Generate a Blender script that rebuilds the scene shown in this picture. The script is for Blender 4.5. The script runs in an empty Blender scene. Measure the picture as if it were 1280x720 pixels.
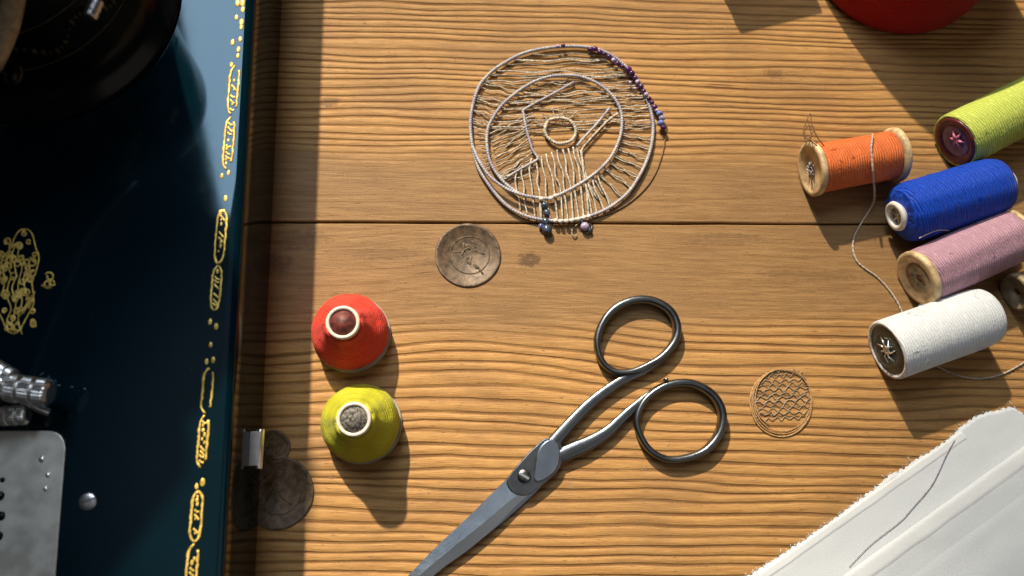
import bpy, math, random
from mathutils import Vector, Matrix, noise
random.seed(7)
S = 0.00036            # metres per unit (one unit = one photo pixel at the middle of the table)
F = 1050.0
scene = bpy.context.scene
COL = scene.collection

# ------------------------------------------------------------------ camera frame
_d = Vector(((580-640)/F, (360-600)/F, -1.0)).normalized()
WZ = -_d
WX = (Vector((1, 0, 0)) - WZ*WZ.x).normalized()
WY = WZ.cross(WX)
HC = F*WZ.z            # camera height above the table in units

def W(px, py, z=0.0):
    """table-top position (units) of a place seen in the photo, at height z"""
    r = Vector(((px-640)/F, (360-py)/F, -1.0))
    w = Vector((r.dot(WX), r.dot(WY), r.dot(WZ)))
    t = (HC - z)/(-w.z)
    return Vector((w.x*t, w.y*t, z))

SV = (W(491, 639)-W(452, 530))/81.0          # table shift of a shadow per unit of height
# ------------------------------------------------------------------ mesh helpers
class MB:
    def __init__(s): s.v = []; s.f = []; s.flat = set()
    def add(s, vs, fs, flat=False):
        o = len(s.v); s.v += [Vector(v) for v in vs]
        for f in fs:
            if flat: s.flat.add(len(s.f))
            s.f.append([o+i for i in f])
        return s

def build(name, mb, mat, parent=None, local=False, loc=None, bevel=0, seg=2, subsurf=0):
    me = bpy.data.meshes.new(name)
    off = Vector((0, 0, 0))
    if not local:
        r = parent
        while r is not None and r.parent is not None: r = r.parent
        if r is not None: off = Vector(r.location)
        elif loc is not None: off = Vector(loc)*S
    me.from_pydata([(Vector(v)*S - off) for v in mb.v], [], mb.f)
    me.validate()
    me.polygons.foreach_set('use_smooth', [i not in mb.flat for i in range(len(me.polygons))])
    o = bpy.data.objects.new(name, me); COL.objects.link(o)
    if isinstance(mat, (list, tuple)):
        for m in mat: me.materials.append(m)
    else: me.materials.append(mat)
    if parent is not None: o.parent = parent
    elif loc is not None: o.location = Vector(loc)*S
    if bevel:
        b = o.modifiers.new('bevel', 'BEVEL'); b.width = bevel*S; b.segments = seg; b.limit_method = 'ANGLE'; b.angle_limit = math.radians(40)
    if subsurf:
        b = o.modifiers.new('sub', 'SUBSURF'); b.levels = subsurf; b.render_levels = subsurf
    return o

def tag(o, label=None, cat=None, group=None, kind=None):
    if label: o['label'] = label
    if cat: o['category'] = cat
    if group: o['group'] = group
    if kind: o['kind'] = kind
    return o

def thing(name, label, cat, loc, rz=0, group=None, kind=None):
    o = bpy.data.objects.new(name, None); COL.objects.link(o)
    o.empty_display_size = 0.01
    o.location = Vector(loc)*S; o.rotation_euler = (0, 0, rz)
    return tag(o, label, cat, group, kind)

def smooth(pts, n=8, closed=False):
    pts = [Vector(p) for p in pts]; out = []; N = len(pts)
    rng = range(N) if closed else range(N-1)
    for i in rng:
        if closed: p0, p1, p2, p3 = pts[i-1], pts[i], pts[(i+1) % N], pts[(i+2) % N]
        else: p0, p1, p2, p3 = pts[max(i-1, 0)], pts[i], pts[i+1], pts[min(i+2, N-1)]
        for k in range(n):
            t = k/n
            out.append(0.5*((2*p1)+(-p0+p2)*t+(2*p0-5*p1+4*p2-p3)*t*t+(-p0+3*p1-3*p2+p3)*t**3))
    if not closed: out.append(pts[-1])
    return out

def resample(pts, step, closed=False):
    P = list(pts)+([pts[0]] if closed else [])
    L = [0]
    for a, b in zip(P, P[1:]): L.append(L[-1]+(b-a).length)
    n = max(3, int(round(L[-1]/step))); out = []; j = 0
    for k in range(n if closed else n+1):
        d = L[-1]*k/n
        while j < len(L)-2 and L[j+1] < d: j += 1
        t = (d-L[j])/max(L[j+1]-L[j], 1e-9)
        out.append(P[j].lerp(P[j+1], t))
    return out

def tube(mb, pts, rad, seg=8, closed=False, hz=1.0, power=1.0, cap=True):
    """sweep; rad number or list; hz = height/width ratio of the section"""
    N = len(pts); vs = []
    for i, p in enumerate(pts):
        if closed: t = pts[(i+1) % N]-pts[i-1]
        else: t = pts[min(i+1, N-1)]-pts[max(i-1, 0)]
        t = t.normalized() if t.length > 1e-9 else Vector((1, 0, 0))
        up = Vector((0, 0, 1))
        if abs(t.z) > 0.95: up = Vector((0, 1, 0))
        side = t.cross(up).normalized(); up2 = side.cross(t).normalized()
        r = rad[i] if isinstance(rad, (list, tuple)) else rad
        for k in range(seg):
            a = 2*math.pi*k/seg; c, s_ = math.cos(a), math.sin(a)
            c = math.copysign(abs(c)**power, c); s_ = math.copysign(abs(s_)**power, s_)
            vs.append(p+side*(c*r)+up2*(s_*r*hz))
    fs = []
    for i in range(N if closed else N-1):
        j = (i+1) % N
        for k in range(seg):
            l = (k+1) % seg
            fs.append([i*seg+k, i*seg+l, j*seg+l, j*seg+k])
    if not closed and cap:
        fs.append(list(range(seg))[::-1]); fs.append([(N-1)*seg+k for k in range(seg)])
    mb.add(vs, fs); return mb

def lathe(mb, prof, seg=64, axis='Z', c=(0, 0, 0), closed=False, fn=None):
    """prof: list of (along, radius)"""
    c = Vector(c); vs = []
    for (h, r) in prof:
        for k in range(seg):
            a = 2*math.pi*k/seg
            rr = r if fn is None else r*fn(a, h)
            if axis == 'Z': v = Vector((rr*math.cos(a), rr*math.sin(a), h))
            else: v = Vector((h, rr*math.cos(a), rr*math.sin(a)))
            vs.append(c+v)
    n = len(prof); fs = []
    for i in range(n if closed else n-1):
        j = (i+1) % n
        for k in range(seg):
            l = (k+1) % seg
            f = [i*seg+k, i*seg+l, j*seg+l, j*seg+k]
            fs.append(f if axis == 'Z' else f[::-1])
    if not closed:
        fs.append([k for k in range(seg)][::-1] if axis == 'Z' else [k for k in range(seg)])
        e = [(n-1)*seg+k for k in range(seg)]
        fs.append(e if axis == 'Z' else e[::-1])
    mb.add(vs, fs); return mb

def prism(mb, outline, z0, z1):
    n = len(outline)
    a = 0
    for i in range(n):
        p, q = outline[i], outline[(i+1) % n]; a += p[0]*q[1]-q[0]*p[1]
    if a < 0: outline = outline[::-1]
    vs = [(p[0], p[1], z0) for p in outline]+[(p[0], p[1], z1) for p in outline]
    fs = [list(range(n))[::-1], [n+i for i in range(n)]]
    fs += [[i, (i+1) % n, n+(i+1) % n, n+i] for i in range(n)]
    mb.add(vs, fs, flat=True); return mb

def sphere(mb, c, r, seg=12, rings=8, sc=(1, 1, 1)):
    c = Vector(c); vs = [c+Vector((0, 0, r*sc[2]))]; fs = []
    for i in range(1, rings):
        a = math.pi*i/rings
        for k in range(seg):
            b = 2*math.pi*k/seg
            vs.append(c+Vector((r*sc[0]*math.sin(a)*math.cos(b), r*sc[1]*math.sin(a)*math.sin(b), r*sc[2]*math.cos(a))))
    vs.append(c-Vector((0, 0, r*sc[2])))
    for k in range(seg): fs.append([0, 1+k, 1+(k+1) % seg])
    for i in range(rings-2):
        for k in range(seg):
            a0 = 1+i*seg+k; a1 = 1+i*seg+(k+1) % seg
            fs.append([a0, a0+seg, a1+seg, a1])
    e = len(vs)-1; b0 = 1+(rings-2)*seg
    for k in range(seg): fs.append([b0+k, e, b0+(k+1) % seg])
    mb.add(vs, fs); return mb

# ------------------------------------------------------------------ material helpers
class NG:
    def __init__(s, name):
        s.m = bpy.data.materials.new(name); s.m.use_nodes = True
        s.t = s.m.node_tree; s.n = s.t.nodes; s.l = s.t.links
        s.b = s.n['Principled BSDF']; s.out = s.n['Material Output']
    def node(s, typ, **kw):
        n = s.n.new(typ)
        for k, v in kw.items(): setattr(n, k, v)
        return n
    def link(s, a, b): s.l.new(a, b)
    def val(s, x, sock):
        if isinstance(x, (int, float)): sock.default_value = x
        elif isinstance(x, (tuple, list)): sock.default_value = x if len(x) == len(sock.default_value) else tuple(x)+(1,)
        else: s.link(x, sock)
    def math(s, op, a, b=0.0, c=None, clamp=False):
        n = s.node('ShaderNodeMath', operation=op); n.use_clamp = clamp
        s.val(a, n.inputs[0]); s.val(b, n.inputs[1])
        if c is not None: s.val(c, n.inputs[2])
        return n.outputs[0]
    def vmath(s, op, a, b):
        n = s.node('ShaderNodeVectorMath', operation=op); s.val(a, n.inputs[0]); s.val(b, n.inputs[1]); return n.outputs[0]
    def sep(s, v):
        n = s.node('ShaderNodeSeparateXYZ'); s.link(v, n.inputs[0]); return n.outputs
    def comb(s, x, y, z=0.0):
        n = s.node('ShaderNodeCombineXYZ'); s.val(x, n.inputs[0]); s.val(y, n.inputs[1]); s.val(z, n.inputs[2]); return n.outputs[0]
    def noise(s, v, scale=1.0, detail=2.0, rough=0.5, dim='3D', w=None, dist=0.0):
        n = s.node('ShaderNodeTexNoise'); n.noise_dimensions = dim
        if v is not None: s.link(v, n.inputs['Vector'])
        if w is not None: s.val(w, n.inputs['W'])
        n.inputs['Scale'].default_value = scale; n.inputs['Detail'].default_value = detail
        n.inputs['Roughness'].default_value = rough; n.inputs['Distortion'].default_value = dist
        return n.outputs['Fac']
    def rng(s, v, a, b, c=0.0, d=1.0, smooth=True):
        n = s.node('ShaderNodeMapRange'); n.interpolation_type = 'SMOOTHSTEP' if smooth else 'LINEAR'
        s.val(v, n.inputs['Value'])
        for k, x in zip(('From Min', 'From Max', 'To Min', 'To Max'), (a, b, c, d)): s.val(x, n.inputs[k])
        return n.outputs['Result']
    def mix(s, f, a, b, mode='MIX'):
        n = s.node('ShaderNodeMix', data_type='RGBA', blend_type=mode)
        s.val(f, n.inputs[0]); s.val(a, n.inputs[6]); s.val(b, n.inputs[7]); return n.outputs[2]
    def ramp(s, f, stops):
        n = s.node('ShaderNodeValToRGB'); s.link(f, n.inputs[0]); e = n.color_ramp.elements
        while len(e) < len(stops): e.new(0.5)
        for x, (p, c) in zip(e, stops): x.position = p; x.color = tuple(c)+(1,)
        return n.outputs[0]
    def bump(s, h, dist=1.0, strength=1.0, normal=None):
        n = s.node('ShaderNodeBump'); s.link(h, n.inputs['Height']); n.inputs['Distance'].default_value = dist*S
        n.inputs['Strength'].default_value = strength
        if normal is not None: s.link(normal, n.inputs['Normal'])
        return n.outputs[0]
    def coord(s):     # object coordinates in units
        n = s.node('ShaderNodeTexCoord'); return s.vmath('MULTIPLY', n.outputs['Object'], (1/S, 1/S, 1/S))
    def set(s, **kw):
        names = dict(color='Base Color', rough='Roughness', metal='Metallic', normal='Normal', spec='Specular IOR Level',
                     coat='Coat Weight', coatr='Coat Roughness', sheen='Sheen Weight', trans='Transmission Weight', ior='IOR',
                     sss='Subsurface Weight', sheenr='Sheen Roughness', aniso='Anisotropic')
        for k, v in kw.items(): s.val(v, s.b.inputs[names[k]])
        return s

# --- wood of the table
def wood_material(name, kind):
    g = NG(name); co = g.coord(); x, y, z = g.sep(co)
    def yy(py, px=760): return W(px, py).y
    # warps
    n1 = g.noise(g.comb(g.math('MULTIPLY', x, 0.0022), g.math('MULTIPLY', y, 0.0085)), 1.0, 2.0)
    n2 = g.noise(g.comb(g.math('MULTIPLY', x, 0.011), g.math('MULTIPLY', y, 0.035)), 1.0, 3.0)
    n3 = g.noise(g.comb(g.math('MULTIPLY', x, 0.05), g.math('MULTIPLY', y, 0.12)), 1.0, 2.0)
    w1 = g.math('MULTIPLY', g.math('SUBTRACT', n1, 0.5), 36.0)
    w2 = g.math('MULTIPLY', g.math('SUBTRACT', n2, 0.5), 2.4)
    w3 = g.math('MULTIPLY', g.math('SUBTRACT', n3, 0.5), 0.9)
    v = g.math('ADD', g.math('ADD', y, w1), g.math('ADD', w2, w3))
    if kind == 'lower':
        c = W(613, 430)
        ex = g.math('MULTIPLY', g.math('SUBTRACT', x, c.x), 1/170.0)
        ex = g.math('EXPONENT', g.math('MULTIPLY', g.math('MULTIPLY', ex, ex), -1.0))
        fade = g.rng(y, yy(600), yy(420), 0.0, 1.0)
        v = g.math('SUBTRACT', v, g.math('MULTIPLY', g.math('MULTIPLY', ex, fade), 26.0))
        # slow slope towards the right
        v = g.math('ADD', v, g.math('MULTIPLY', x, 0.015))
        lines_mask = g.rng(g.math('ADD', y, g.math('MULTIPLY', g.math('SUBTRACT', n1, 0.5), 90.0)), yy(385), yy(440), 0.0, 1.0)
        period = 11.8
    else:
        lines_mask = g.rng(g.math('ADD', y, g.math('MULTIPLY', g.math('SUBTRACT', n1, 0.5), 60.0)), yy(225), yy(165), 0.0, 1.0)
        v = g.math('ADD', v, g.math('MULTIPLY', x, -0.008))
        period = 9.8
    ph = g.math('MULTIPLY', g.noise(None, 1.0, 1.0, dim='1D', w=g.math('MULTIPLY', v, 0.022)), 3.2)
    s1 = g.math('SINE', g.math('ADD', g.math('MULTIPLY', v, 2*math.pi/period), g.math('MULTIPLY', ph, 2*math.pi/2.2)))
    s1 = g.math('MULTIPLY_ADD', s1, 0.5, 0.5)
    f1 = g.noise(None, 1.0, 2.0, 0.6, dim='1D', w=g.math('MULTIPLY', v, 0.16))       # irregular fine rings
    ring = g.math('ADD', g.math('MULTIPLY', s1, 0.80), g.math('MULTIPLY', f1, 0.40))
    wob = g.noise(g.comb(g.math('MULTIPLY', x, 0.012), g.math('MULTIPLY', y, 0.13)), 1.0, 3.0, 0.6)
    ring = g.math('ADD', ring, g.math('MULTIPLY', g.math('SUBTRACT', wob, 0.5), 0.30))
    late = g.rng(ring, 0.50, 0.16)                                                   # 1 in the dark groove lines
    late = g.math('MULTIPLY', late, g.math('MULTIPLY_ADD', lines_mask, 0.88, 0.12))
    # fibres and pores
    fib = g.noise(g.comb(g.math('MULTIPLY', x, 0.045), g.math('MULTIPLY', y, 0.9)), 1.0, 4.0, 0.65)
    fib2 = g.noise(g.comb(g.math('MULTIPLY', x, 0.012), g.math('MULTIPLY', y, 0.22)), 1.0, 3.0, 0.6)
    spk = g.noise(co, 0.45, 3.0, 0.7)
    pore = g.rng(g.noise(g.comb(g.math('MULTIPLY', x, 0.09), g.math('MULTIPLY', y, 0.55)), 1.0, 2.0, 0.5), 0.66, 0.74)
    blot = g.noise(g.comb(g.math('MULTIPLY', x, 0.006), g.math('MULTIPLY', y, 0.014)), 1.0, 3.0, 0.55)
    light = g.mix(g.rng(fib2, 0.3, 0.7), (0.54, 0.305, 0.105), (0.41, 0.210, 0.066))
    smoothc = g.mix(g.rng(fib2, 0.3, 0.7), (0.34, 0.198, 0.080), (0.23, 0.126, 0.046))
    base = g.mix(lines_mask, smoothc, light)
    base = g.mix(g.math('MULTIPLY', late, g.rng(g.noise(co, 0.011, 2.0), 0.35, 0.65, 0.50, 0.84)), base, (0.125, 0.046, 0.012))
    base = g.mix(g.rng(fib, 0.38, 0.66, 0.0, 0.62), base, g.mix(0.5, base, (0.10, 0.05, 0.02)))
    base = g.mix(g.math('MULTIPLY', pore, 0.6), base, (0.09, 0.05, 0.025))
    base = g.mix(g.rng(blot, 0.42, 0.7, 0.0, 0.42), base, (0.22, 0.125, 0.055))
    base = g.mix(g.rng(spk, 0.52, 0.72, 0.0, 0.26), base, (0.58, 0.38, 0.18))
    chk = g.rng(g.noise(g.comb(g.math('MULTIPLY', x, 0.007), g.math('MULTIPLY', v, 0.33)), 1.0, 2.0, 0.5), 0.70, 0.76)
    base = g.mix(g.math('MULTIPLY', chk, 0.7), base, (0.05, 0.022, 0.009))
    scr = g.rng(g.noise(g.comb(g.math('ADD', g.math('MULTIPLY', x, 0.02), g.math('MULTIPLY', y, 0.25)), g.math('SUBTRACT', g.math('MULTIPLY', y, 0.015), g.math('MULTIPLY', x, 0.004))), 1.0, 3.0, 0.6), 0.70, 0.76)
    base = g.mix(g.math('MULTIPLY', scr, 0.25), base, (0.55, 0.38, 0.2))
    # knots, scuffs
    hts = []
    spots = [(663, 325, 17, 11, .8), (412, 127, 14, 9, .6), (375, 300, 40, 14, .35), (560, 330, 46, 8, .35), (968, 92, 16, 9, .45),
             (905, 300, 60, 10, .25), (1010, 345, 70, 9, .25), (480, 318, 50, 9, .25), (345, 330, 20, 14, .5), (700, 205, 60, 8, .2)]
    for (px, py, rx, ry, a) in spots:
        if (py > 280) != (kind == 'lower'): continue
        c = W(px, py)
        dx = g.math('MULTIPLY', g.math('SUBTRACT', x, c.x), 1/rx); dy = g.math('MULTIPLY', g.math('SUBTRACT', y, c.y), 1/ry)
        d = g.math('ADD', g.math('MULTIPLY', dx, dx), g.math('MULTIPLY', dy, dy))
        d = g.math('ADD', d, g.math('MULTIPLY', g.math('SUBTRACT', g.noise(co, 0.13, 3.0, 0.7), 0.5), 3.5))
        m = g.rng(d, 1.2, 0.1, 0.0, a)
        base = g.mix(m, base, (0.085, 0.045, 0.02)); hts.append(m)
    g.set(color=base, rough=g.math('MULTIPLY_ADD', late, 0.18, 0.56), spec=0.3)
    h = g.math('SUBTRACT', g.math('MULTIPLY', fib, 0.55), g.math('MULTIPLY', late, 0.75))
    h = g.math('ADD', h, g.math('MULTIPLY', g.math('MULTIPLY', s1, lines_mask), 0.55))
    h = g.math('SUBTRACT', h, g.math('MULTIPLY', pore, 0.25))
    h = g.math('ADD', h, g.math('MULTIPLY', spk, 0.12))
    for m in hts: h = g.math('SUBTRACT', h, g.math('MULTIPLY', m, 0.5))
    g.set(normal=g.bump(h, 1.0, 1.0))
    return g.m

def plain(name, color, rough=0.5, metal=0.0, nz=0.12, scale=0.08, bump=0.0, **kw):
    g = NG(name); co = g.coord(); n = g.noise(co, scale, 4.0, 0.6)
    dark = tuple(c*(1-nz*1.6) for c in color); lite = tuple(min(1, c*(1+nz)) for c in color)
    g.set(color=g.mix(g.rng(n, 0.3, 0.7), dark, lite), rough=g.rng(g.noise(co, scale*3, 3.0), 0.3, 0.7, rough*0.85, min(1, rough*1.15)), metal=metal, **kw)
    if bump: g.set(normal=g.bump(g.noise(co, scale*6, 3.0), bump, 0.8))
    return g.m

def thread_mat(name, color, dark, axis='X', quilt=0.35, k=0.075, m=3, fine=2.6):
    """wound thread: fine turns, crossing windings, a few fuzzy fibres"""
    g = NG(name); co = g.coord(); x, y, z = g.sep(co)
    if axis == 'X':
        al = x; a, b = y, g.math('SUBTRACT', z, 36.0)
    else:
        al = z; a, b = x, y
    ang = g.math('ARCTAN2', b, a)
    wob = g.math('MULTIPLY', g.noise(co, 0.05, 2.0), 2.0)
    p1 = g.math('SINE', g.math('ADD', g.math('ADD', g.math('MULTIPLY', al, 2*math.pi*k), g.math('MULTIPLY', ang, float(m))), wob))
    p2 = g.math('SINE', g.math('SUBTRACT', g.math('MULTIPLY', al, 2*math.pi*k), g.math('MULTIPLY', ang, float(m))))
    q = g.math('MULTIPLY', p1, p2)
    t1 = g.math('SINE', g.math('ADD', g.math('MULTIPLY', al, 2*math.pi/fine), g.math('MULTIPLY', ang, 2.0)))
    t2 = g.math('SINE', g.math('ADD', g.math('MULTIPLY', al, 2*math.pi/(fine*1.13)), g.math('MULTIPLY', ang, -9.0)))
    sel = g.rng(q, -0.25, 0.25)
    t = g.math('ADD', g.math('MULTIPLY', t1, sel), g.math('MULTIPLY', t2, g.math('SUBTRACT', 1.0, sel)))
    n = g.noise(co, 0.35, 3.0, 0.7)
    f = g.math('ADD', g.math('MULTIPLY', g.rng(t, -1.0, 1.0), 0.5), g.math('MULTIPLY', n, 0.5))
    colr = g.mix(g.rng(f, 0.2, 0.6), dark, color)
    colr = g.mix(g.rng(q, -1.0, 1.0, quilt, 0.0), colr, g.mix(0.5, dark, color))
    h = g.math('ADD', g.math('MULTIPLY', t, 0.35), g.math('MULTIPLY', n, 0.9))
    h = g.math('ADD', h, g.math('MULTIPLY', q, quilt*1.5))
    g.set(color=colr, rough=0.6, sheen=0.06, sheenr=0.4, spec=0.25, normal=g.bump(h, 1.3, 0.8))
    return g.m

M = {}
M['wood_up'] = wood_material('wood_upper', 'upper')
M['wood_low'] = wood_material('wood_lower', 'lower')
M['under'] = plain('dark_underside', (0.03, 0.018, 0.01), 0.8)
def enamel():
    g = NG('navy_enamel'); co = g.coord(); n = g.noise(co, 0.012, 3.0)
    sp = g.rng(g.noise(co, 0.25, 2.0, 0.6), 0.72, 0.78)
    c = g.mix(g.rng(n, 0.3, 0.7), (0.0006, 0.0072, 0.0125), (0.0008, 0.0092, 0.0155))
    c = g.mix(g.math('MULTIPLY', sp, 0.25), c, (0.05, 0.07, 0.08)); g.b.inputs['Specular Tint'].default_value = (0.55, 0.80, 1.0, 1)  # blue of the skylight put into the reflection tint
    g.set(color=c, rough=g.rng(g.noise(co, 0.05, 4.0, 0.7), 0.3, 0.8, 0.05, 0.07), spec=0.42)
    return g.m
M['enamel'] = enamel()
M['side'] = plain('shaded_side_enamel', (0.0010, 0.005, 0.008), 0.10, nz=0.2, ior=1.2)  # side wall's shade put into a darker copy of the bed enamel
M['black'] = plain('black_enamel', (0.0025, 0.003, 0.0035), 0.22, nz=0.2, spec=0.22)
def gold():
    g = NG('gold_leaf'); co = g.coord(); n = g.noise(co, 0.22, 4.0, 0.75)
    g.set(color=g.mix(g.rng(n, 0.4, 0.62), (0.48, 0.32, 0.05), (0.90, 0.68, 0.18)), metal=0.25, rough=0.42)
    return g.m
M['gold'] = gold()
M['gold_worn'] = plain('worn_gold_leaf', (0.05, 0.036, 0.014), 0.5, 0.3, nz=0.5, scale=0.2)
def steel(name, c, r, scr=0.5, pits=1.0):
    g = NG(name); co = g.coord(); x, y, z = g.sep(co)
    n = g.noise(co, 0.05, 4.0, 0.65); f = g.noise(co, 0.9, 3.0, 0.6)
    pit = g.rng(g.noise(co, 0.35, 3.0, 0.7), 0.62, 0.72)
    col = g.mix(g.rng(n, 0.3, 0.72), tuple(k*0.9 for k in c), c)
    col = g.mix(g.math('MULTIPLY', pit, 0.25*pits), col, (0.10, 0.09, 0.08))
    g.set(color=col, metal=1.0, rough=g.math('ADD', g.rng(n, 0.3, 0.7, r*0.92, r*1.12), g.math('MULTIPLY', pit, 0.2*pits)),
          normal=g.bump(f, 0.25*scr, 0.5))
    return g.m
M['blade'] = steel('blade_steel', (0.40, 0.47, 0.56), 0.24, 0.3, 0.0)
M['handle'] = steel('handle_steel', (0.175, 0.19, 0.21), 0.30, 1.0, 0.6)
M['chrome'] = steel('chrome', (0.95, 0.95, 0.95), 0.30)
M['plate'] = steel('slide_plate_steel', (0.80, 0.80, 0.76), 0.42, 0.3)
M['dull'] = steel('dull_screw_steel', (0.55, 0.56, 0.6), 0.35)
M['bronze'] = plain('tarnished_bronze', (0.125, 0.084, 0.050), 0.42, 0.15, nz=0.35, scale=0.12, bump=0.8)
M['bronze_dark'] = plain('blackened_bronze', (0.135, 0.085, 0.046), 0.5, 0.1, nz=0.35, scale=0.12, bump=0.8)
M['orange'] = thread_mat('orange_thread', (0.80, 0.20, 0.055), (0.45, 0.085, 0.02), quilt=0.8, k=0.022, m=3, fine=3.2)
M['blue'] = thread_mat('blue_thread', (0.004, 0.070, 0.60), (0.002, 0.030, 0.32), quilt=0.35, k=0.06, m=6, fine=3.2)
M['lilac'] = thread_mat('lilac_thread', (0.57, 0.35, 0.44), (0.33, 0.18, 0.25), quilt=0.95, k=0.035, m=4, fine=3.2)
M['white'] = thread_mat('white_thread', (0.80, 0.86, 0.92), (0.66, 0.70, 0.74), quilt=0.15, k=0.03, m=3, fine=3.2)
M['lime'] = thread_mat('lime_thread', (0.58, 0.68, 0.14), (0.34, 0.42, 0.06), quilt=0.2, k=0.05, m=5, fine=3.2)
M['brownth'] = thread_mat('beige_thread', (0.42, 0.33, 0.26), (0.24, 0.17, 0.12), fine=2.2)
M['redc'] = thread_mat('red_cone_thread', (0.82, 0.065, 0.038), (0.52, 0.022, 0.012), axis='Z', quilt=0.75, k=0.03, m=4, fine=3.0)
M['greenc'] = thread_mat('green_cone_thread', (0.52, 0.52, 0.028), (0.30, 0.31, 0.010), axis='Z', quilt=0.75, k=0.03, m=4, fine=3.0)
M['redbig'] = thread_mat('deep_red_thread', (0.40, 0.003, 0.006), (0.26, 0.001, 0.003), axis='Z', quilt=0.15, k=0.012, m=4, fine=3.0)
M['spoolwood'] = plain('pale_spool_wood', (0.62, 0.46, 0.26), 0.5, nz=0.25, scale=0.07, bump=0.5)
M['spoolwood2'] = plain('grey_spool_wood', (0.34, 0.27, 0.17), 0.55, nz=0.3, scale=0.07, bump=0.5)
M['ringp'] = plain('grey_base_plastic', (0.40, 0.37, 0.33), 0.5)
M['cardboard'] = plain('cone_paper', (0.74, 0.66, 0.58), 0.6, nz=0.12, scale=0.15)
M['hole_red'] = plain('dark_red_tube_lining', (0.12, 0.02, 0.015), 0.6, nz=0.4, scale=0.2)
M['hole_grey'] = plain('grey_foam', (0.22, 0.21, 0.19), 0.9, nz=0.6, scale=0.35, bump=2.0)
M['plastic'] = plain('white_plastic', (0.72, 0.70, 0.66), 0.35, nz=0.06)
M['teal'] = plain('dark_teal_plastic', (0.02, 0.05, 0.055), 0.3, nz=0.3, scale=0.2)
M['maroon'] = plain('maroon_plastic', (0.13, 0.018, 0.028), 0.35, nz=0.3)
M['pink'] = plain('pink_plastic', (0.75, 0.26, 0.33), 0.4, nz=0.2)
M['mauve'] = plain('mauve_plastic', (0.28, 0.17, 0.22), 0.5, nz=0.2)
M['strand'] = plain('beige_strand', (0.52, 0.44, 0.36), 0.75, nz=0.25, scale=0.5, bump=0.6)
M['brown_strand'] = plain('brown_strand', (0.20, 0.11, 0.05), 0.8, nz=0.3, scale=0.5)
M['straw_strand'] = plain('straw_strand', (0.42, 0.25, 0.11), 0.75, nz=0.3, scale=0.5)
M['grey_strand'] = plain('mauve_grey_strand', (0.46, 0.41, 0.45), 0.8, nz=0.3, scale=0.5)
def cord():
    g = NG('wrapped_cord'); co = g.coord(); n = g.noise(co, 0.035, 3.0); n2 = g.noise(co, 0.45, 2.0)
    c = g.ramp(n, [(0.0, (0.26, 0.23, 0.40)), (0.42, (0.36, 0.34, 0.42)), (0.55, (0.50, 0.49, 0.50)), (1.0, (0.30, 0.38, 0.56))])
    c = g.mix(g.rng(n2, 0.35, 0.7, 0.0, 0.5), c, (0.16, 0.13, 0.13))
    g.set(color=c, rough=0.45, spec=0.5, normal=g.bump(n2, 0.8, 0.7)); return g.m
M['cord'] = cord()
M['web'] = plain('web_thread', (0.52, 0.47, 0.39), 0.7, nz=0.35, scale=0.3)
M['webdark'] = plain('dark_web_thread', (0.36, 0.30, 0.225), 0.7, nz=0.35, scale=0.3)
M['purple'] = plain('purple_bead', (0.085, 0.025, 0.11), 0.2, nz=0.5, scale=0.12)
M['lilacbead'] = plain('pale_lilac_bead', (0.45, 0.36, 0.55), 0.2, nz=0.4, scale=0.15)
M['bluebead'] = plain('blue_glass_bead', (0.16, 0.20, 0.52), 0.15, nz=0.5, scale=0.2)
M['steelbead'] = plain('steel_blue_bead', (0.10, 0.13, 0.17), 0.15, 0.4, nz=0.4, scale=0.2)
def cloth(nm, ca, cb):
    g = NG(nm); co = g.coord(); x, y, z = g.sep(co)
    a = g.math('SINE', g.math('MULTIPLY', g.math('ADD', x, g.math('MULTIPLY', y, 0.3)), 2.4)); b = g.math('SINE', g.math('MULTIPLY', g.math('SUBTRACT', y, g.math('MULTIPLY', x, 0.3)), 2.4))
    n = g.noise(co, 0.4, 4.0, 0.7); big = g.noise(co, 0.02, 3.0)
    h = g.math('ADD', g.math('MULTIPLY', g.math('MULTIPLY', a, b), 0.3), n)
    c = g.mix(g.rng(n, 0.3, 0.7), ca, cb); c = g.mix(g.rng(big, 0.4, 0.7, 0, 0.3), c, ca)
    nb = g.bump(h, 0.5, 0.5)
    g.set(color=c, rough=0.85, sheen=0.15, spec=0.2, normal=nb)
    tr = g.node('ShaderNodeBsdfTranslucent'); tr.inputs[0].default_value = (0.75, 0.76, 0.78, 1); g.link(nb, tr.inputs['Normal'])
    mx = g.node('ShaderNodeMixShader'); mx.inputs[0].default_value = 0.2
    g.link(g.b.outputs[0], mx.inputs[1]); g.link(tr.outputs[0], mx.inputs[2]); g.link(mx.outputs[0], g.out.inputs[0])
    return g.m
M['cloth'] = cloth('single_interfacing', (0.70, 0.765, 0.84), (0.76, 0.83, 0.90))
M['cloth_thick'] = cloth('doubled_interfacing', (0.80, 0.86, 0.92), (0.84, 0.895, 0.95))

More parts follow.
